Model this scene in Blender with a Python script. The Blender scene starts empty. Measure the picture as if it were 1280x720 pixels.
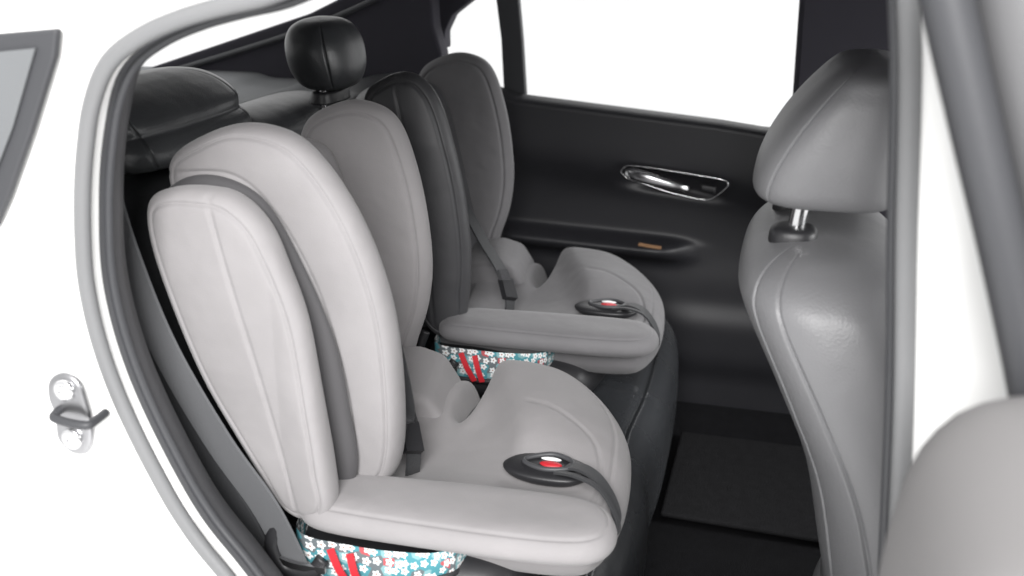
import bpy, bmesh, math
import numpy as np
from mathutils import Vector, Matrix
sc=bpy.context.scene
sc.view_settings.view_transform='Standard'
sc.view_settings.look='None'
sc.view_settings.exposure=0
COL=sc.collection

# ---------------------------------------------------------------- materials
def new_mat(name):
    m=bpy.data.materials.new(name); m.use_nodes=True
    nt=m.node_tree; b=nt.nodes['Principled BSDF']
    return m,nt,b
def N(nt,t,**k):
    n=nt.nodes.new(t)
    for a,v in k.items(): setattr(n,a,v)
    return n
def surf(name,col,rough,var=0.08,nscale=6,bump=0.0,bscale=400,bdist=0.001,metal=0,sheen=0,coat=0,spec=0.5,big=0.0,kind='noise'):
    m,nt,b=new_mat(name)
    tc=N(nt,'ShaderNodeTexCoord')
    n=N(nt,'ShaderNodeTexNoise'); n.inputs['Scale'].default_value=nscale; n.inputs['Detail'].default_value=5
    nt.links.new(tc.outputs['Object'],n.inputs['Vector'])
    r=N(nt,'ShaderNodeMapRange'); r.inputs[3].default_value=1-var; r.inputs[4].default_value=1+var
    nt.links.new(n.outputs[0],r.inputs[0])
    v=N(nt,'ShaderNodeVectorMath',operation='SCALE'); v.inputs[0].default_value=col
    nt.links.new(r.outputs[0],v.inputs['Scale'])
    nt.links.new(v.outputs[0],b.inputs['Base Color'])
    r2=N(nt,'ShaderNodeMapRange'); r2.inputs[3].default_value=max(0.02,rough-.06); r2.inputs[4].default_value=min(1,rough+.06)
    nt.links.new(n.outputs[0],r2.inputs[0]); nt.links.new(r2.outputs[0],b.inputs['Roughness'])
    b.inputs['Metallic'].default_value=metal
    b.inputs['Sheen Weight'].default_value=sheen
    b.inputs['Coat Weight'].default_value=coat
    b.inputs['Specular IOR Level'].default_value=spec
    prev=None
    if big>0:
        n3=N(nt,'ShaderNodeTexNoise'); n3.inputs['Scale'].default_value=9; n3.inputs['Detail'].default_value=3
        nt.links.new(tc.outputs['Object'],n3.inputs['Vector'])
        bb=N(nt,'ShaderNodeBump'); bb.inputs['Strength'].default_value=1; bb.inputs['Distance'].default_value=big
        nt.links.new(n3.outputs[0],bb.inputs['Height']); nt.links.new(bb.outputs[0],b.inputs['Normal']); prev=bb
    if bump>0:
        if kind=='noise':
            t=N(nt,'ShaderNodeTexNoise'); t.inputs['Scale'].default_value=bscale; out=t.outputs[0]
        else:
            t=N(nt,'ShaderNodeTexVoronoi'); t.inputs['Scale'].default_value=bscale; out=t.outputs['Distance']
        nt.links.new(tc.outputs['Object'],t.inputs['Vector'])
        bb=N(nt,'ShaderNodeBump'); bb.inputs['Strength'].default_value=bump; bb.inputs['Distance'].default_value=bdist
        nt.links.new(out,bb.inputs['Height'])
        if prev: nt.links.new(prev.outputs[0],bb.inputs['Normal'])
        nt.links.new(bb.outputs[0],b.inputs['Normal'])
    return m
FAB=surf('grey_fabric',(.248,.238,.241),.8,var=.10,nscale=14,bump=.4,bscale=900,sheen=.15,big=.008)
FAB_SHADE=surf('grey_fabric_shaded',(.135,.132,.137),.72,var=.10,nscale=14,bump=.35,bscale=900,sheen=.15,big=.008)  # darker copy of the grey fabric: far seat's shade painted into the colour
FAB_DEEP_SHADE=surf('grey_fabric_deep_shade',(.040,.040,.043),.45,var=.08,nscale=14,bump=.35,bscale=900,sheen=.05,big=.004)  # darkest copy: deep shade painted into the far seat's backrest and wing
FAB_B=surf('dark_side_fabric',(.060,.058,.061),.75,bump=.3,bscale=900,sheen=.1)
LEA=surf('black_leather',(.030,.032,.035),.27,var=.2,bump=.35,bscale=420,bdist=.0004,kind='v',big=.003)
LEAH=surf('headrest_leather',(.07,.073,.076),.32,var=.15,bump=.35,bscale=420,bdist=.0005,kind='v',big=.004)
LEAM=surf('dark_headrest_leather',(.045,.047,.05),.36,var=.15,bump=.35,bscale=420,bdist=.0005,kind='v',big=.003)
LEAG=surf('front_seat_leather',(.15,.15,.155),.46,var=.10,bump=.35,bscale=420,bdist=.0005,kind='v',big=.003)
PLA=surf('black_plastic',(.018,.018,.02),.45,var=.15,bump=.3,bscale=700,bdist=.0004)
TRIM=surf('charcoal_trim',(.055,.056,.06),.5,var=.1,bump=.3,bscale=700,bdist=.0004)
DOORM=surf('door_card_plastic',(.019,.019,.022),.45,var=.15,bump=.3,bscale=600,bdist=.0005)
HEAD=surf('dark_headliner',(.036,.034,.044),.95,bump=.3,bscale=800)
CARP=surf('black_carpet',(.007,.007,.008),.98,var=.4,nscale=60,bump=.8,bscale=500,bdist=.003,spec=.1)
MAT=surf('floor_mat_carpet',(.014,.014,.015),.95,var=.4,nscale=60,bump=.8,bscale=400,bdist=.003,spec=.1)
RUB=surf('rubber_seal',(.15,.152,.155),.5,var=.1,bump=.2,bscale=500)
RUBD=surf('dark_rubber',(.040,.041,.045),.5,var=.1,bump=.2,bscale=500)
FRM=surf('door_frame_trim',(.10,.10,.103),.5,var=.08,bump=.2,bscale=500)
PAINT=surf('white_car_paint',(.80,.80,.79),.3,var=.015,coat=.5)
PANEL=surf('grey_door_panel',(.19,.184,.184),.6,var=.05,bump=.3,bscale=600)
SHELF=surf('parcel_shelf',(.15,.155,.16),.8,var=.1,bump=.4,bscale=600)
CHR=surf('satin_chrome',(.75,.75,.76),.18,var=.03,metal=1)
STEEL=surf('brushed_steel',(.36,.36,.37),.32,var=.1,metal=1)
TAN=surf('tan_accent',(.35,.2,.11),.4)
WEB=surf('belt_webbing',(.03,.031,.034),.7,var=.1,bump=.6,bscale=1200,sheen=.1)
WEBG=surf('grey_belt_webbing',(.085,.087,.092),.7,var=.1,bump=.6,bscale=1200,sheen=.2)
RED=surf('red_tag',(.50,.02,.03),.5)
WHT=surf('white_label',(.8,.8,.8),.5)
GRD=surf('white_studio_floor',(.92,.92,.92),.8,var=.02)
def floral():
    m,nt,b=new_mat('floral_print'); L=nt.links
    tc=N(nt,'ShaderNodeTexCoord')
    sx=N(nt,'ShaderNodeSeparateXYZ'); L.new(tc.outputs['Object'],sx.inputs[0])
    cx=N(nt,'ShaderNodeCombineXYZ'); 
    ad=N(nt,'ShaderNodeMath',operation='ADD'); L.new(sx.outputs[0],ad.inputs[0]); L.new(sx.outputs[1],ad.inputs[1])
    L.new(ad.outputs[0],cx.inputs[0]); L.new(sx.outputs[2],cx.inputs[1])
    sc_=N(nt,'ShaderNodeVectorMath',operation='SCALE'); sc_.inputs['Scale'].default_value=78; L.new(cx.outputs[0],sc_.inputs[0])
    vo=N(nt,'ShaderNodeTexVoronoi',voronoi_dimensions='2D'); vo.inputs['Scale'].default_value=1; vo.inputs['Randomness'].default_value=.65
    L.new(sc_.outputs[0],vo.inputs['Vector'])
    df=N(nt,'ShaderNodeVectorMath',operation='SUBTRACT'); L.new(sc_.outputs[0],df.inputs[0]); L.new(vo.outputs['Position'],df.inputs[1])
    s2=N(nt,'ShaderNodeSeparateXYZ'); L.new(df.outputs[0],s2.inputs[0])
    at=N(nt,'ShaderNodeMath',operation='ARCTAN2'); L.new(s2.outputs[1],at.inputs[0]); L.new(s2.outputs[0],at.inputs[1])
    m5=N(nt,'ShaderNodeMath',operation='MULTIPLY'); m5.inputs[1].default_value=5; L.new(at.outputs[0],m5.inputs[0])
    co=N(nt,'ShaderNodeMath',operation='COSINE'); L.new(m5.outputs[0],co.inputs[0])
    ma=N(nt,'ShaderNodeMath',operation='MULTIPLY_ADD'); ma.inputs[1].default_value=.08; ma.inputs[2].default_value=.36; L.new(co.outputs[0],ma.inputs[0])
    ls=N(nt,'ShaderNodeMath',operation='LESS_THAN'); L.new(vo.outputs['Distance'],ls.inputs[0]); L.new(ma.outputs[0],ls.inputs[1])
    ce=N(nt,'ShaderNodeMath',operation='LESS_THAN'); L.new(vo.outputs['Distance'],ce.inputs[0]); ce.inputs[1].default_value=.10
    cr=N(nt,'ShaderNodeValToRGB'); cr.color_ramp.interpolation='CONSTANT'
    e=cr.color_ramp.elements; e[0].color=(.06,.24,.28,1); e[1].position=.55; e[1].color=(.12,.14,.15,1)
    x=e.new(.70); x.color=(.20,.36,.38,1); x=e.new(.94); x.color=(.42,.08,.09,1)
    sc2=N(nt,'ShaderNodeSeparateColor'); L.new(vo.outputs['Color'],sc2.inputs[0]); L.new(sc2.outputs[0],cr.inputs[0])
    m1=N(nt,'ShaderNodeMix',data_type='RGBA'); L.new(ls.outputs[0],m1.inputs[0]); L.new(cr.outputs[0],m1.inputs[6]); m1.inputs[7].default_value=(.72,.74,.74,1)
    m2=N(nt,'ShaderNodeMix',data_type='RGBA'); L.new(ce.outputs[0],m2.inputs[0]); L.new(m1.outputs[2],m2.inputs[6]); m2.inputs[7].default_value=(.35,.2,.16,1)
    L.new(m2.outputs[2],b.inputs['Base Color']); b.inputs['Roughness'].default_value=.8
    return m
FLO=floral()
def glassmat():
    m,nt,b=new_mat('window_glass'); L=nt.links
    tr=N(nt,'ShaderNodeBsdfTransparent'); tr.inputs[0].default_value=(.98,.98,.98,1)
    gl=N(nt,'ShaderNodeBsdfGlossy'); gl.inputs['Roughness'].default_value=.03
    mx=N(nt,'ShaderNodeMixShader'); mx.inputs[0].default_value=.03
    L.new(tr.outputs[0],mx.inputs[1]); L.new(gl.outputs[0],mx.inputs[2])
    L.new(mx.outputs[0],nt.nodes['Material Output'].inputs['Surface'])
    return m
GLA=glassmat()
GLAD=surf('dark_tinted_glass',(.13,.135,.14),.15,coat=.2)

# ---------------------------------------------------------------- builders
def mk(name,V,F,mat,parent=None,label=None,smooth=True,merge=1e-5):
    me=bpy.data.meshes.new(name); me.from_pydata([tuple(map(float,v)) for v in V],[],[tuple(map(int,f)) for f in F])
    bm=bmesh.new(); bm.from_mesh(me)
    bmesh.ops.remove_doubles(bm,verts=bm.verts,dist=merge)
    bmesh.ops.recalc_face_normals(bm,faces=bm.faces)
    bm.to_mesh(me); bm.free()
    if smooth: me.polygons.foreach_set('use_smooth',[True]*len(me.polygons))
    me.materials.append(mat)
    o=bpy.data.objects.new(name,me); COL.objects.link(o)
    if parent: setp(o,parent)
    if label: o['label']=label
    return o
def setp(o,p):
    o.parent=p
    o.matrix_parent_inverse=Matrix.Translation(-Vector(p['wl'])) if 'wl' in p else Matrix()
def thing(name,loc,label,cat,group=None):
    e=bpy.data.objects.new(name,None); e.empty_display_size=.05; e.location=loc; COL.objects.link(e)
    e['wl']=list(loc); e['label']=label; e['category']=cat
    if group: e['group']=group
    return e
def cr_spline(P,n,closed=True):
    P=np.array(P,float); m=len(P); out=[]
    segs=m if closed else m-1
    K=24
    for i in range(segs):
        if closed: p0,p1,p2,p3=P[(i-1)%m],P[i],P[(i+1)%m],P[(i+2)%m]
        else: p0,p1,p2,p3=P[max(i-1,0)],P[i],P[i+1],P[min(i+2,m-1)]
        for k in range(K):
            t=k/K
            out.append(.5*((2*p1)+(-p0+p2)*t+(2*p0-5*p1+4*p2-p3)*t*t+(-p0+3*p1-3*p2+p3)*t**3))
    if not closed: out.append(P[-1])
    Q=np.array(out)
    R=np.vstack([Q,Q[:1]]) if closed else Q
    d=np.r_[0,np.cumsum(np.linalg.norm(np.diff(R,axis=0),axis=1))]
    s=np.linspace(0,d[-1],n,endpoint=not closed)
    return np.stack([np.interp(s,d,R[:,j]) for j in range(R.shape[1])],1)
def dist_poly(X,Y,poly):
    P=np.array(poly,float); best=np.full(X.shape,9.0)
    for a,b in zip(P[:-1],P[1:]):
        ab=b-a; L=max((ab**2).sum(),1e-12)
        t=np.clip(((X-a[0])*ab[0]+(Y-a[1])*ab[1])/L,0,1)
        best=np.minimum(best,np.hypot(X-a[0]-t*ab[0],Y-a[1]-t*ab[1]))
    return best
def near_on(P,spine):
    S=np.array(spine,float)
    if len(S)==1: return np.repeat(S,len(P),0)
    best=np.full(len(P),9.0); out=np.zeros_like(P)
    for a,b in zip(S[:-1],S[1:]):
        ab=b-a; t=np.clip(((P-a)@ab)/max((ab**2).sum(),1e-12),0,1)
        q=a+t[:,None]*ab; d=np.linalg.norm(P-q,axis=1); k=d<best
        best[k]=d[k]; out[k]=q[k]
    for _ in range(12):
        out=(np.roll(out,1,0)+out*2+np.roll(out,-1,0))/4
    return out
def pillow(name,outline,mapf,Tp,Tm,mat,parent,spine=None,n=220,K=34,p=3.0,q=2.0,seams=(),sd=.004,sw=.004,rim=None,label=None):
    P=cr_spline(outline,n); 
    if spine is None: spine=[P.mean(0)]
    S=near_on(P,cr_spline(spine,40,False) if len(spine)>2 else spine)
    ks=np.arange(K+1)/K
    r=np.cos(ks*math.pi/2)[:,None]
    A=S[None,:,0]+(P[None,:,0]-S[None,:,0])*r
    B=S[None,:,1]+(P[None,:,1]-S[None,:,1])*r
    prof=np.clip(1-r**p,0,1)**(1/q)*np.ones_like(A)
    g=np.zeros_like(A)
    for s in seams: g=np.maximum(g,np.exp(-(dist_poly(A,B,cr_spline(s,50,False))/sw)**2))
    if rim is not None:
        w=np.linalg.norm(P-S,axis=1)[None,:]
        g=np.maximum(g,np.exp(-((w*(1-r)-rim)/sw)**2))
    V=[];F=[]
    for sgn,T in ((1,Tp),(-1,Tm)):
        H=sgn*(T*prof-sd*g*prof)
        base=len(V)
        X,Y,Z=mapf(A,B,H)
        V+=list(zip(X.ravel(),Y.ravel(),Z.ravel()))
        for k in range(K):
            for i in range(n):
                j=(i+1)%n
                F.append((base+k*n+i,base+k*n+j,base+(k+1)*n+j,base+(k+1)*n+i))
    return mk(name,V,F,mat,parent,label)
def my(c):
    return lambda a,b,h:(a,(c(a,b) if callable(c) else c)+h,b)
def mz(c):
    return lambda a,b,h:(a,b,(c(a,b) if callable(c) else c)+h)
def mx(c):
    return lambda a,b,h:((c(a,b) if callable(c) else c)+h,a,b)
def loft(name,levels,mat,parent,n=96,M=60,e=2.6,axis='z',grooves=(),gd=.004,gw=.035,label=None,cap=True):
    L=np.array(levels,float)
    L=cr_spline(L,M,False)
    th=np.linspace(0,2*math.pi,n,endpoint=False)
    c,s=np.cos(th),np.sin(th)
    ex=np.sign(c)*np.abs(c)**(2/e); ey=np.sign(s)*np.abs(s)**(2/e)
    V=[];F=[]
    for k,l in enumerate(L):
        hx,hy=max(l[3],1e-4),max(l[4],1e-4)
        gg=np.ones(n)
        for g0 in grooves:
            g1=g0(k/(M-1)) if callable(g0) else g0
            d=np.angle(np.exp(1j*(th-g1))); gg-= gd*np.exp(-(d/gw)**2)
        for i in range(n):
            u=hx*ex[i]*gg[i]; v=hy*ey[i]*gg[i]
            if axis=='z': V.append((l[0]+u,l[1]+v,l[2]))
            elif axis=='y': V.append((l[0]+u,l[1],l[2]+v))
            else: V.append((l[0],l[1]+u,l[2]+v))
    for k in range(len(L)-1):
        for i in range(n):
            j=(i+1)%n; F.append((k*n+i,k*n+j,(k+1)*n+j,(k+1)*n+i))
    if cap:
        F.append(tuple(range(n))); F.append(tuple((len(L)-1)*n+i for i in range(n)))
    return mk(name,V,F,mat,parent,label)
def tube(name,pts,rad,mat,parent,closed=False,n=12,M=80,flat=(1,1),up=(0,1,0),label=None):
    P=cr_spline(pts,M,closed); V=[];F=[]
    up=Vector(up)
    for k in range(M):
        a=P[(k-1)%M] if (closed or k>0) else P[k]; b=P[(k+1)%M] if (closed or k<M-1) else P[k]
        t=Vector(b-a).normalized(); s=t.cross(up); s.normalize(); u=s.cross(t)
        for i in range(n):
            th=2*math.pi*i/n
            V.append(Vector(P[k])+s*math.cos(th)*rad*flat[0]+u*math.sin(th)*rad*flat[1])
    for k in range(M if closed else M-1):
        for i in range(n):
            j=(i+1)%n; k2=(k+1)%M
            F.append((k*n+i,k*n+j,k2*n+j,k2*n+i))
    if not closed: F.append(tuple(range(n))); F.append(tuple((M-1)*n+i for i in range(n)))
    return mk(name,V,F,mat,parent,label)
def ribbon(name,pts,wd,w,th,mat,parent,M=60,label=None):
    P=cr_spline(pts,M,False); V=[];F=[]; wd=np.array(wd,float); wd/=np.linalg.norm(wd)
    for k in range(M):
        a=P[max(k-1,0)];b=P[min(k+1,M-1)]; t=(b-a)/np.linalg.norm(b-a)
        ww=wd-t*(wd@t); ww/=np.linalg.norm(ww); nn=np.cross(t,ww)
        for s1,s2 in ((-.5,-.5),(-.46,.5),(.46,.5),(.5,-.5)):
            V.append(P[k]+ww*w*s1+nn*th*s2)
    for k in range(M-1):
        for i in range(4):
            j=(i+1)%4; F.append((k*4+i,k*4+j,(k+1)*4+j,(k+1)*4+i))
    F.append((0,1,2,3)); F.append(tuple((M-1)*4+i for i in range(4)))
    return mk(name,V,F,mat,parent,label,smooth=False)
def prism(name,poly,mapf,t,mat,parent,label=None,bev=.003,segs=2,smooth=False):
    n=len(poly); V=[mapf(a,b,0) for a,b in poly]+[mapf(a,b,t) for a,b in poly]
    F=[tuple(range(n)),tuple(range(n,2*n))]+[(i,(i+1)%n,n+(i+1)%n,n+i) for i in range(n)]
    o=mk(name,V,F,mat,parent,label,smooth=False)
    if bev>0:
        bm=bmesh.new(); bm.from_mesh(o.data)
        bmesh.ops.bevel(bm,geom=list(bm.edges),offset=bev,segments=segs,affect='EDGES',profile=.5)
        bm.to_mesh(o.data); bm.free()
    if smooth: o.data.polygons.foreach_set('use_smooth',[True]*len(o.data.polygons))
    return o
def grid(name,us,vs,f,mat,parent,label=None,merge=1e-6):
    V=[f(u,v) for u in us for v in vs]; m=len(vs)
    F=[(i*m+j,i*m+j+1,(i+1)*m+j+1,(i+1)*m+j) for i in range(len(us)-1) for j in range(m-1)]
    return mk(name,V,F,mat,parent,label,merge=merge)
def G(x,s): return np.exp(-(x/s)**2)
def sg(x): return 1/(1+math.exp(-max(-40,min(40,x))))
def nsg(x): return 1/(1+np.exp(-np.clip(x,-40,40)))

# ---------------------------------------------------------------- ground + world
gr=mk('ground',[(-60,-60,0),(60,-60,0),(60,60,0),(-60,60,0)],[(0,1,2,3)],GRD,smooth=False); gr['kind']='structure'
w=bpy.data.worlds.new('World'); sc.world=w; w.use_nodes=True
w.node_tree.nodes['Background'].inputs[0].default_value=(1,1,1,1)
w.node_tree.nodes['Background'].inputs[1].default_value=1.2

# ---------------------------------------------------------------- child seat
cs=thing('child_seat',(-.33,1.10,.61),'light grey padded child seat beside the open door','child seat','child seats on the rear bench')
W1=[(-.64,1.075),(-.615,1.090),(-.575,1.094),(-.54,1.088),(-.51,1.062),(-.49,1.02),(-.468,.96),(-.456,.87),(-.447,.79),(-.446,.748),(-.462,.726),(-.50,.722),(-.525,.75),(-.56,.81),(-.597,.88),(-.625,.96),(-.642,1.03)]
sp=[(-.575,1.03),(-.55,.92),(-.50,.79)]
sm=[[(-.565,1.10),(-.545,1.0),(-.515,.87),(-.485,.72)]]
pad1=pillow('side_pad',W1,my(lambda a,b:.905-.25*np.maximum(a+.50,0)),.024,.024,FAB,cs,spine=sp,K=60,p=7,seams=sm,rim=.014,sd=.003,sw=.002)
SH=[(-.665,1.05),(-.63,1.088),(-.58,1.095),(-.53,1.07),(-.491,1.0),(-.461,.92),(-.448,.84),(-.443,.76),(-.48,.70),(-.56,.78),(-.62,.90),(-.66,.98)]
sps=[(-.58,1.04),(-.535,.92),(-.49,.77)]
shell=pillow('side_shell',SH,my(.943),.013,.012,FAB_B,cs,spine=sps,p=5)
P2=[(-.655,1.105),(-.61,1.134),(-.56,1.147),(-.51,1.138),(-.475,1.108),(-.443,1.06),(-.418,1.0),(-.402,.93),(-.397,.84),(-.402,.77),(-.42,.735),(-.46,.725),(-.50,.74),(-.53,.82),(-.57,.92),(-.62,1.0),(-.655,1.06)]
sp2=[(-.60,1.08),(-.53,1.04),(-.485,.97),(-.462,.88),(-.452,.78)]
sm2=[[(-.66,1.09),(-.575,1.095),(-.525,1.055),(-.485,.98),(-.462,.90),(-.450,.82),(-.450,.735)]]
wing1=pillow('torso_wing',P2,my(.978),.026,.026,FAB,cs,spine=sp2,K=60,p=7,seams=sm2,rim=.013,sd=.003,sw=.002)
P3=[(-.66,1.08),(-.61,1.114),(-.560,1.118),(-.518,1.092),(-.490,1.01),(-.477,.91),(-.482,.84),(-.50,.78),(-.53,.71),(-.60,.70),(-.65,.85),(-.67,1.0)]
sp3=[(-.585,1.04),(-.56,.92),(-.56,.80)]
pillow('side_pad',P3,my(1.302),.024,.024,FAB,cs,spine=sp3,K=60,p=6,rim=.015,sd=.003,sw=.0022)
lean=lambda y,z:-.585-.20*(z-.72)+.03*((y-1.13)/.15)**2
brest=pillow('backrest',[(.97,.70),(1.29,.70),(1.30,.85),(1.29,1.02),(1.25,1.075),(1.13,1.085),(1.01,1.075),(.965,1.02),(.95,.85)],mx(lean),.035,.05,FAB,cs,spine=[(1.13,1.0),(1.13,.82)],p=5,seams=[[(1.02,.72),(1.01,.9),(1.02,1.12)],[(1.23,.72),(1.24,.9),(1.23,1.12)],[(1.0,.93),(1.13,.91),(1.25,.93)]])
# cushion
CU=[(-.51,.95),(-.42,.93),(-.28,.92),(-.19,.925),(-.160,.95),(-.149,1.02),(-.152,1.10),(-.166,1.17),(-.195,1.23),(-.235,1.275),(-.29,1.31),(-.35,1.322),(-.43,1.30),(-.525,1.25),(-.53,1.05)]
def cz(a,b):
    step=nsg((a+.380-.42*(1.28-b))/.007)*nsg((b-1.07)/.025)
    return (.698 -.042*G(a+.44,.13)*G(b-1.08,.10)
        +.032*step*G(np.maximum(a+.30,0),.10)
        -.020*G(a+.24,.07)*G(b-1.04,.05)-.055*G(a+.398,.012)*nsg((b-1.19)/.012))
pillow('seat_cushion',CU,mz(cz),.043,.045,FAB,cs,spine=[(-.40,1.10),(-.28,1.08)],n=360,K=80,p=5,q=2.2,rim=.022,seams=[[(-.50,1.02),(-.35,1.01),(-.26,1.00),(-.20,.97)],[(-.30,1.165),(-.25,1.15),(-.20,1.11),(-.180,1.04),(-.185,.96)]],sd=.003,sw=.0025)
# thigh bolster
prism('thigh_bolster',[(-.54,.67),(-.54,.765),(-.475,.778),(-.436,.768),(-.410,.728),(-.416,.67)],lambda a,b,h:(a-.12*h,1.165+h,b-.35*max(0,.06-h)),.115,FAB,cs,bev=.012,segs=5,smooth=True)
# arm
AR=[(-.492,.90),(-.487,.945),(-.45,.966),(-.38,.975),(-.30,.982),(-.21,.985),(-.162,.972),(-.141,.935),(-.152,.896),(-.20,.877),(-.33,.870),(-.46,.872)]
spa=[(-.43,.921),(-.30,.928),(-.19,.933)]
pillow('armrest',AR,mz(.731),.023,.017,FAB,cs,spine=spa,K=60,p=4.2,rim=.010,sd=.002,sw=.0018)
# base
BS=[(-.50,.90),(-.36,.888),(-.27,.90),(-.24,.96),(-.23,1.10),(-.24,1.22),(-.28,1.30),(-.46,1.31),(-.54,1.20),(-.54,1.0)]
pillow('seat_base',BS,mz(.645),.050,.040,PLA,cs,p=8)
FL=[(-.485,.880),(-.42,.872),(-.37,.874),(-.325,.886),(-.305,.92),(-.30,1.05),(-.31,1.16),(-.36,1.22),(-.42,1.25),(-.50,1.25),(-.52,1.1),(-.505,.93)]
FLC=cr_spline(FL,200); FV=[];FF=[]; c0=FLC.mean(0)
zs=np.linspace(0,1,14)
for t in zs:
    for p_ in FLC:
        k=1+.006*math.sin(math.pi*t)-.030*(1-t)**2
        q_=c0+(p_-c0)*k
        zb=.658+.020*sg((p_[0]+.355)/.014)
        zt_=.712 if p_[1]<1.0 else .69
        FV.append((q_[0],q_[1],zb+(zt_-zb)*t))
for a in range(13):
    for i in range(200):
        j=(i+1)%200; FF.append((a*200+i,a*200+j,(a+1)*200+j,(a+1)*200+i))
mk('floral_cover',FV,FF,FLO,cs,'floral patterned white, teal and red fabric cover')
tube('cover_piping',[(FV[i][0],FV[i][1],FV[i][2]-.001) for i in range(0,200,5)],.0045,PLA,cs,closed=True,up=(0,0,1),M=160)
for (x0,dx,zt) in ((-.445,.022,.706),(-.422,.012,.704)):
    ribbon('red_tag',[(x0,.868,zt),(x0+dx*.5,.864,.684),(x0+dx,.868,.660)],(1,0,.3),.009,.002,RED,cs)
tube('belt_guide',[(-.505,.873,.735),(-.515,.866,.70),(-.50,.864,.672),(-.47,.864,.672),(-.455,.870,.69)],.0055,PLA,cs,flat=(1.5,1),M=50)
ribbon('belt_slot',[(-.53,.868,.69),(-.49,.862,.682),(-.45,.864,.680)],(0,0,1),.008,.004,STEEL,cs)
# buckle pad
pillow('buckle_pad',[(-.300,1.052),(-.282,1.076),(-.240,1.083),(-.205,1.072),(-.192,1.05),(-.212,1.026),(-.255,1.022),(-.288,1.032)],mz(.735),.007,.014,PLA,cs,n=80,K=12)
tube('buckle_ring',[(-.275,1.052,.742),(-.245,1.070,.744),(-.218,1.060,.744),(-.218,1.042,.744),(-.248,1.035,.743)],.003,TRIM,cs,closed=True,up=(0,0,1),M=40)
pillow('buckle_button',[(-.255,1.050),(-.243,1.056),(-.229,1.052),(-.229,1.045),(-.245,1.042)],mz(.742),.003,.004,RED,cs,n=40,K=6)
pillow('buckle_label',[(-.256,1.060),(-.242,1.064),(-.230,1.060),(-.243,1.057)],mz(.743),.002,.002,WHT,cs,n=30,K=5)
ribbon('crotch_strap',[(-.222,1.05,.742),(-.20,1.037,.750),(-.178,1.02,.748),(-.160,1.008,.731),(-.152,1.0,.710),(-.160,.99,.695)],(.35,1,0),.016,.003,WEB,cs)
ribbon('crotch_strap',[(-.232,1.033,.742),(-.205,1.014,.752),(-.175,.999,.750),(-.156,.990,.731),(-.147,.983,.710),(-.156,.98,.695)],(.35,1,0),.006,.003,WEB,cs)
# harness
ribbon('harness_strap',[(-.600,1.20,.875),(-.565,1.205,.872),(-.535,1.19,.845),(-.490,1.145,.805),(-.440,1.09,.770),(-.413,1.045,.742),(-.416,1.045,.70)],(.45,1,0),.024,.003,WEB,cs)
ribbon('harness_buckle',[(-.424,1.057,.768),(-.409,1.034,.742)],(.45,1,0),.027,.011,PLA,cs,M=4)
ribbon('buckle_tongue',[(-.431,1.058,.784),(-.422,1.049,.770)],(.45,1,0),.022,.006,CHR,cs,M=4)
ribbon('chest_strap',[(-.470,1.06,1.0),(-.452,1.052,.94),(-.432,1.046,.87),(-.421,1.048,.80),(-.424,1.055,.775)],(1,.35,0),.018,.003,WEB,cs)
# ---- second child seat: copy
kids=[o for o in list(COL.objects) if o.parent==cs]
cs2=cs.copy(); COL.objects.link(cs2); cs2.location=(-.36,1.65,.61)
cs2['label']='grey padded child seat beside the closed door, shade painted into its fabric'
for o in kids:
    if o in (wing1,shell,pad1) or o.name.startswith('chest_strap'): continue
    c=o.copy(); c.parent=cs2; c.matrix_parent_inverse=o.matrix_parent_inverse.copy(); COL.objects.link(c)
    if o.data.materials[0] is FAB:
        c.material_slots[0].link='OBJECT'; c.material_slots[0].material=FAB_DEEP_SHADE if o is brest else FAB_SHADE  # weaker light on the far seat is put into darker fabric colours
WF=[(-.615,1.095),(-.585,1.122),(-.55,1.135),(-.518,1.128),(-.490,1.095),(-.468,1.03),(-.452,.95),(-.444,.86),(-.448,.78),(-.460,.725),(-.495,.710),(-.53,.75),(-.565,.85),(-.595,.94),(-.615,1.03)]
pw=pillow('side_pad',WF,my(lambda a,b:.915+1.6*(a+.53)**2+.10*np.maximum(b-1.03,0)),.018,.018,FAB_DEEP_SHADE,cs,spine=[(-.55,1.06),(-.53,.95),(-.50,.80)],K=60,p=4,rim=.014,seams=[[(-.56,1.13),(-.53,1.0),(-.51,.88),(-.50,.73)]],sd=.003,sw=.0022,label='near side wing, shade painted into its fabric')
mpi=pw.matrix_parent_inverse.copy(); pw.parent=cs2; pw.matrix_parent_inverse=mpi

# ---------------------------------------------------------------- rear bench
rb=thing('rear_bench',(-.45,1.42,.30),'black leather rear bench with headrests carrying child seats','car seat')
pillow('seat_cushion',[(-.74,.88),(-.42,.865),(-.22,.87),(-.160,.93),(-.150,1.10),(-.150,1.28),(-.165,1.42),(-.160,1.60),(-.172,1.85),(-.21,2.0),(-.34,2.04),(-.74,2.04),(-.78,1.4)],mz(.505),.105,.2,LEA,rb,spine=[(-.47,1.05),(-.47,1.85)],p=8,q=2.6,n=300,K=80,rim=.045,seams=[[(-.6,1.27),(-.14,1.27)],[(-.6,1.57),(-.14,1.57)]],sd=.008,sw=.004)
bl=lambda y,z:-.70-.22*(z-.65)
for (a,b,tp) in ((.86,1.25,1.075),(1.255,1.625,1.085),(1.63,2.03,1.06)):
    m=(a+b)/2
    pillow('backrest',[(a,.56),(m,.54),(b,.56),(b+.005,.8),(b,tp-.05),(b-.04,tp-.005),(m,tp+.004),(a+.04,tp-.005),(a,tp-.05),(a-.005,.8)],mx(bl),.06,.07,LEAM,rb,spine=[(m,.7),(m,.98)],p=5,seams=[[(a+.07,.56),(a+.07,tp)],[(b-.07,.56),(b-.07,tp)]],sd=.006)
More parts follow.
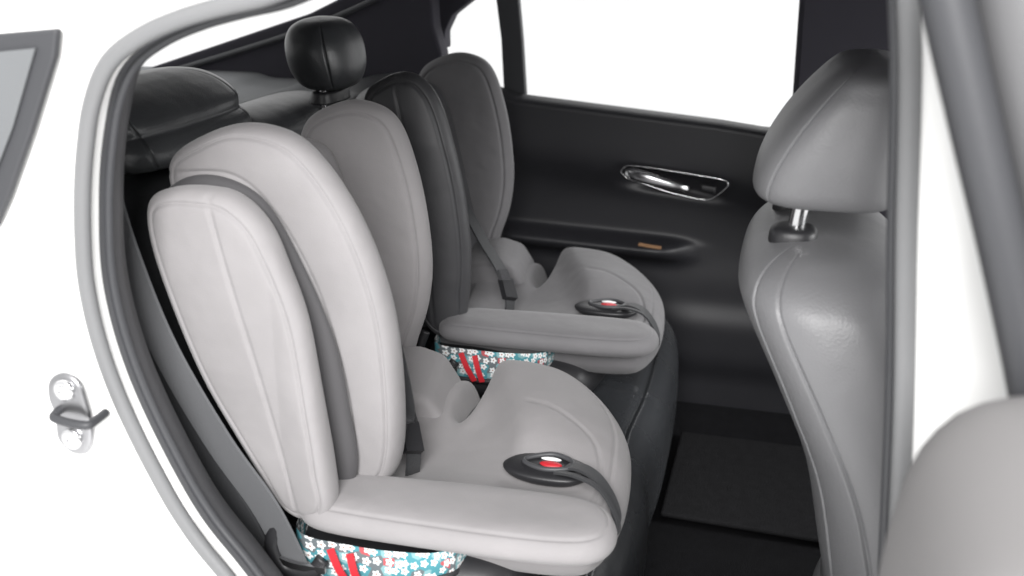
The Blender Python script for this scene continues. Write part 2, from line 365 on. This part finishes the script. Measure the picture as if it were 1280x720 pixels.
def headrest(cx,cy,z0,z1,hw,hx,tilt,mat,par,gro=(),e=2.7,prof=None):
    L=[]
    for f,sw_,sx in prof or ((0,.02,.05),(.02,.45,.5),(.10,.74,.78),(.28,.93,.96),(.5,1,1),(.70,.97,.95),(.86,.82,.80),(.95,.58,.55),(.99,.25,.25),(1,.03,.03)):
        z=z0+(z1-z0)*f; L.append((cx+tilt*f,cy,z,hx*sx,hw*sw_))
    return loft('headrest',L,mat,par,e=e,grooves=gro,gd=.05,gw=.02,n=240,M=90)
headrest(-.738,1.11,1.074,1.172,.150,.066,-.055,LEAH,rb,(.75,-.75),3.2,((0,.02,.05),(.03,.75,.6),(.12,.92,.85),(.28,.97,.97),(.40,.955,.93),(.44,.935,.86),(.48,.955,.90),(.62,1,.93),(.80,.95,.76),(.93,.80,.48),(.99,.5,.2),(1,.05,.05)))
headrest(-.70,1.485,1.103,1.213,.083,.050,-.015,LEAM,rb,(.95,-.95),2.4)
for y in (1.455,1.515): tube('headrest_post',[(-.705,y,1.05),(-.703,y,1.09),(-.70,y,1.13)],.006,CHR,rb,M=8)
loft('headrest_collar',[(-.705,1.485,1.085,.022,.05),(-.705,1.485,1.100,.02,.048),(-.705,1.485,1.103,.016,.044)],PLA,rb,n=40,M=10)

# ---------------------------------------------------------------- front seat
fs=thing('front_seat',(.12,1.16,.30),'grey leather front seat with headrest, backrest facing the rear bench','car seat')
L=[(.18,1.16,.42,.04,.19),(.188,1.16,.50,.094,.23),(.188,1.16,.61,.105,.235),(.172,1.16,.69,.105,.235),(.145,1.16,.80,.104,.232),(.105,1.16,.89,.104,.225),(.062,1.16,.97,.101,.21),(.047,1.16,1.00,.090,.197),(.042,1.16,1.022,.070,.17),(.04,1.16,1.034,.040,.125),(.04,1.16,1.037,.002,.01)]
loft('backrest',L,LEAG,fs,n=360,M=110,e=3.0,grooves=(lambda s:math.pi+.55+.40*s,lambda s:math.pi-.55-.40*s,lambda s:math.pi+1.30-.12*s),gd=.025,gw=.014)
H=[(.050,1.155,1.070,.01,.02),(.043,1.155,1.073,.058,.10),(.039,1.155,1.084,.075,.122),(.042,1.155,1.115,.073,.130),(.053,1.155,1.155,.063,.128),(.065,1.155,1.190,.047,.120),(.073,1.155,1.212,.030,.100),(.076,1.155,1.222,.004,.01)]
loft('headrest',H,LEAG,fs,n=360,M=70,e=3.6,grooves=(lambda s:math.pi+.75+.5*s,lambda s:math.pi-.75-.5*s),gd=.035,gw=.016)
for y in (1.09,1.22):
    tube('headrest_post',[(.010,y,1.01),(.014,y,1.05),(.020,y,1.10)],.009,CHR,fs,M=8)
    loft('post_collar',[(.011,y,1.022,.026,.026),(.011,y,1.042,.024,.024),(.011,y,1.046,.014,.014)],PLA,fs,n=24,M=8)
pillow('seat_cushion',[(.12,.94),(.5,.93),(.62,.98),(.62,1.34),(.5,1.39),(.12,1.38)],mz(.48),.08,.10,LEAG,fs,p=6)

# ---------------------------------------------------------------- car
car=thing('car',(-.2,1.4,0),'white car with open rear door showing its black interior','car')
O=[(-.33,1.325),(-.41,1.295),(-.47,1.282),(-.53,1.26),(-.57,1.23),(-.593,1.18),(-.61,1.11),(-.618,1.02),(-.60,.92),(-.55,.80),(-.50,.73),(-.44,.65),(-.36,.57),(-.25,.52),(0,.50),(.10,.53),(.122,.62),(.121,.75),(.114,.85),(.102,1.0),(.088,1.13),(.070,1.29),(.045,1.34),(-.03,1.37),(-.20,1.365)]
OC=cr_spline(O,260)
ctr=np.array([-.26,.93])
tang=np.roll(OC,-1,0)-np.roll(OC,1,0); tang/=np.linalg.norm(tang,axis=1)[:,None]
nor=np.stack([tang[:,1],-tang[:,0]],1)
sgn=np.sign(((OC-ctr)*nor).sum(1)); nor*=sgn[:,None]
rad=(OC-ctr)/np.linalg.norm(OC-ctr,axis=1)[:,None]
def band(name,prof,mat,parent,label=None):
    V=[];F=[];n=len(OC)
    for s,y in prof:
        mixd=nor if abs(s)<.1 else rad
        for i in range(n):
            p=OC[i]+mixd[i]*s
            x,z=p; yy=y
            if z>1.43: yy=y+(z-1.43)*1.2; z=1.43+.02*(1-math.exp(-(z-1.43)*3))
            z=max(z,.18)
            V.append((x,yy,z))
    for k in range(len(prof)-1):
        for i in range(n):
            j=(i+1)%n; F.append((k*n+i,k*n+j,(k+1)*n+j,(k+1)*n+i))
    return mk(name,V,F,mat,parent,label)
band('body_side',[(-.004,.80),(-.004,.775),(.002,.760),(.008,.752),(.013,.748),(.018,.742),(.024,.738),(.040,.737),(.07,.735),(.099,.734),(.22,.73),(.5,.74),(1.2,.80)],PAINT,car,'glossy white painted body panel around the door opening')
band('interior_trim',[(-.005,.775),(-.009,.785),(-.008,.80),(.004,.825),(.03,.842),(.09,.85),(.3,.86)],TRIM,car)
S=[(p[0]-nor[i][0]*.001,.757,p[1]-nor[i][1]*.001) for i,p in enumerate(OC)]
tube('door_seal',S[::4],.0078,RUB,car,closed=True,n=14,M=260,flat=(1,.9),up=(0,1,0),label='grey rubber seal around the door opening')
S=[(p[0]-nor[i][0]*.008,.785,p[1]-nor[i][1]*.008) for i,p in enumerate(OC)]
tube('trim_edge',S[::4],.005,RUBD,car,closed=True,n=12,M=260,up=(0,1,0))
def sub(o,par): 
    o.parent=par; o.matrix_parent_inverse=Matrix()
# striker
st=pillow('door_striker',[(-.654,.943),(-.638,.952),(-.622,.945),(-.617,.925),(-.615,.905),(-.617,.884),(-.626,.869),(-.642,.867),(-.655,.880),(-.654,.905),(-.658,.925)],my(.734),.003,.004,STEEL,car,p=14,n=90,K=14)
tl=tube('striker_loop',[(-.646,.735,.914),(-.646,.725,.913),(-.644,.719,.911),(-.625,.717,.909),(-.609,.719,.908),(-.607,.725,.908),(-.607,.745,.909)],.0042,RUBD,None,M=40,up=(0,0,1)); sub(tl,st)
for z in (.936,.885):
    b=loft('striker_bolt',[(-.636,.7305,z,.011,.011),(-.636,.7265,z,.010,.010),(-.636,.7258,z,.006,.006),(-.636,.729,z,.005,.005)],CHR,None,n=32,M=14,e=2,axis='y'); sub(b,st)
# quarter window in body
prism('quarter_window_frame',[(-.583,1.268),(-.590,1.245),(-.625,1.18),(-.66,1.12),(-.68,1.09),(-.95,1.08),(-.95,1.22),(-.75,1.252)],lambda a,b,h:(a,.7335-h,b),.008,RUBD,car,bev=.003)
prism('quarter_window',[(-.605,1.252),(-.64,1.185),(-.69,1.106),(-.94,1.096),(-.94,1.205),(-.75,1.236)],lambda a,b,h:(a,.7245-h,b),.002,GLAD,car,bev=0)
# far door card
def belt(x): return np.interp(x,[-.9,-.70,-.56,-.14,-.03,.7],[1.075,1.06,1.012,.978,.965,.93])
us=np.linspace(-.80,.75,260); vs=np.linspace(0,1,170)
def dc(x,v):
    zb=belt(x); z=.28+(zb-.28)*v
    y=2.085
    y-=.030*sg((z-(zb-.15))/.016)
    y+=.022*(max(0,v-.975)/.025)**2
    zt=.725-.05*(x+.56)*.6
    arm=sg((zt-z)/.003)*sg((z-(zt-.036))/.007)*sg((x+.60)/.01)*(1-sg((x+.205)/.014))
    y-=.055*arm
    y-=.010*sg((zt-.05-z)/.02)*sg((x+.62)/.03)
    pk=math.exp(-(((x+.10)/.17)**4+((z-.50)/.07)**4)); y-=.015*pk
    rec=math.exp(-(((x+.225)/.098)**4+((z-.842+.10*(x+.225))/.024)**4))
    y+=.02*rec
    return (x,y,z)
fd=grid('door',us,vs,dc,DOORM,car,'black door card with chrome handle and armrest')
bzp=[(-.330,.862),(-.331,.868),(-.322,.877),(-.312,.879),(-.27,.877),(-.18,.868),(-.135,.863),(-.119,.859),(-.114,.852),(-.120,.842),(-.135,.828),(-.148,.820),(-.165,.818),(-.22,.826),(-.29,.844),(-.318,.853)]
q=tube('handle_bezel',[(x,2.050,z) for x,z in bzp],.0013,CHR,None,closed=True,M=160,up=(0,1,0)); sub(q,fd)
hd=loft('door_handle',[(-.322,2.045,.866,.010,.007),(-.305,2.036,.865,.014,.011),(-.275,2.030,.860,.013,.012),(-.235,2.031,.852,.011,.009),(-.205,2.034,.845,.009,.007),(-.190,2.04,.842,.005,.005)],CHR,None,n=32,M=40,axis='x',e=3.4); sub(hd,fd)
b=loft('lock_button',[(-.170,2.056,.842,.006,.008),(-.138,2.056,.838,.006,.008)],PLA,None,n=20,M=6,axis='x'); sub(b,fd)
b=ribbon('armrest_strip',[(-.285,2.022,.7215),(-.262,2.020,.7195),(-.238,2.020,.718)],(0,1,0.3),.008,.003,TAN,None); sub(b,fd)
# far window frames
prism('window_header',[(-.74,1.10),(-.712,1.10),(-.712,1.135),(-.695,1.168),(-.655,1.198),(-.60,1.225),(-.55,1.25),(-.30,1.30),(.05,1.32),(.75,1.30),(.75,1.42),(-.70,1.33),(-.745,1.30)],lambda a,b,h:(a,2.06+h,b),.04,HEAD,car,bev=.003)
prism('rear_pillar_trim',[(-.695,1.02),(-.700,1.10),(-.715,1.15),(-.72,1.30),(-.80,1.255),(-.987,1.170),(-1.40,1.040),(-1.4,.80),(-.695,.80)],lambda a,b,h:(a,2.00+h,b),.05,HEAD,car,bev=.006)
tube('pillar_edge',[(-1.38,1.995,1.025),(-1.18,1.995,1.082),(-.987,1.995,1.142),(-.83,1.995,1.205),(-.74,1.995,1.252)],.006,TRIM,car,M=40,up=(0,1,0))
prism('window_divider',[(-.592,1.0),(-.545,1.0),(-.553,1.12),(-.568,1.27),(-.615,1.25),(-.598,1.12)],lambda a,b,h:(a,2.085+h,b),.02,RUBD,car,bev=.003)
prism('middle_pillar',[(.0,.80),(.24,.80),(.22,1.38),(-.012,1.38)],lambda a,b,h:(a,1.99+h,b),.09,HEAD,car,bev=.01)
prism('window_glass',[(-.72,1.0),(.7,.93),(.7,1.34),(-.72,1.25)],lambda a,b,h:(a,2.125+h,b),.004,GLA,car,bev=0)
prism('door_skin',[(-1.4,.25),(.75,.25),(.75,.925),(-.03,.955),(-.56,.99),(-.7,1.03),(-1.4,1.02)],lambda a,b,h:(a,2.14+h,b),.01,PAINT,car,bev=0)
grid('headliner',np.linspace(-.80,.9,40),np.linspace(0,1,40),lambda x,v:(x,.80+1.27*v,1.30+.085*math.sin(math.pi*min(1,max(0,v)))**.5-.04*max(0,-x-.55)*2),HEAD,car)
grid('roof_panel',np.linspace(-.82,.9,20),np.linspace(0,1,20),lambda x,v:(x,.76+1.38*v,1.40+.06*math.sin(math.pi*v)**.5-.06*max(0,-x-.5)),PAINT,car)
grid('parcel_shelf',np.linspace(-1.45,-.79,60),np.linspace(.86,2.02,10),lambda x,y:(x,y,1.035+.012*math.exp(-((x+.95)/.02)**2)+.010*(1/(1+math.exp((x+1.1)/.008)))),SHELF,car)
prism('rear_panel',[(.86,.3),(2.0,.3),(2.0,1.03),(.86,1.03)],lambda a,b,h:(-1.42+h,a,b),.02,PLA,car,bev=0)
def fl(x,y):
    return (x,y,.30+.06*math.exp(-((y-1.42)/.16)**2)+.05*math.exp(-((y-2.08)/.10)**2))
grid('floor_carpet',np.linspace(-.5,.9,30),np.linspace(.80,2.10,80),fl,CARP,car)
prism('floor_mat',[(-.17,1.64),(.30,1.62),(.30,1.97),(-.17,1.97)],lambda a,b,h:(a,b,.322+h),.010,MAT,car,bev=.004)
prism('near_pillar_trim',[(-.66,.60),(-.66,1.06),(-.80,1.30),(-1.4,1.10),(-1.4,.30),(-.70,.30)],lambda a,b,h:(a,.862+h,b),.01,TRIM,car,bev=0)
# open door
dp=loft('open_door',[(.20,.49,.45,.11,.11),(.198,.49,.70,.12,.125),(.196,.49,.93,.124,.13),(.203,.49,1.03,.125,.13),(.211,.49,1.072,.118,.125),(.220,.49,1.093,.100,.110),(.225,.49,1.101,.07,.08),(.225,.49,1.102,.002,.002)],PANEL,car,n=120,M=70,e=5,label='grey inner panel of the open door')
t=tube('window_frame',[(.058,.62,1.36),(.075,.62,1.31),(.100,.62,1.24),(.128,.62,1.162),(.155,.62,1.08),(.170,.62,1.02)],.0145,RUBD,None,M=60,flat=(1,1.2)); sub(t,dp)
t=tube('window_frame',[(.098,.635,1.38),(.115,.635,1.31),(.139,.635,1.24),(.166,.635,1.162),(.194,.635,1.07),(.21,.635,1.0)],.027,FRM,None,M=60); sub(t,dp)

# ---------------------------------------------------------------- seat belt near
sb=thing('seat_belt',(-.49,.87,.66),'dark grey webbing seat belt hanging behind the child seat','seat belt')
ribbon('belt_strap',[(-.715,.905,1.17),(-.690,.893,1.10),(-.668,.885,1.02),(-.628,.875,.92),(-.570,.868,.82),(-.518,.866,.745),(-.488,.868,.67)],(1,0,.35),.036,.0025,WEBG,sb)
ribbon('lap_strap',[(-.700,.90,1.10),(-.695,.888,1.0),(-.66,.882,.90),(-.605,.879,.80),(-.555,.877,.72),(-.53,.877,.65)],(1,0,.35),.032,.0025,WEB,sb)

# ---------------------------------------------------------------- lamps
def area(name,loc,tgt,size,power,col=(1,1,1)):
    l=bpy.data.lights.new(name,'AREA'); l.size=size; l.energy=power; l.color=col
    o=bpy.data.objects.new(name,l); o.location=loc; COL.objects.link(o)
    o.rotation_euler=(Vector(tgt)-Vector(loc)).to_track_quat('-Z','Y').to_euler()
area('key_light',(.15,-1.2,2.2),(-.35,1.1,.8),1.1,130,(1,.99,.985))
area('front_light',(1.7,1.3,1.7),(-.4,1.4,.8),1.0,50)
area('added_rim_light',(-.2,3.6,2.3),(-.35,1.4,.8),1.2,40)  # added lamp outside the far window, gives rim highlights on leather and seats

# ---------------------------------------------------------------- camera
cd=bpy.data.cameras.new('camera'); cam=bpy.data.objects.new('camera',cd); COL.objects.link(cam)
cd.sensor_width=36; cd.lens=36; cd.clip_end=500; cd.clip_start=.02
R=Vector((.9641,.2656,0)); U=Vector((-.0895,.3250,.9415)); Fw=Vector((-.2500,.9077,-.3371))
cam.matrix_world=Matrix(((R.x,U.x,-Fw.x,0),(R.y,U.y,-Fw.y,0),(R.z,U.z,-Fw.z,1.35),(0,0,0,1)))
cd.dof.use_dof=True; cd.dof.focus_distance=1.35; cd.dof.aperture_fstop=4.5
sc.camera=cam
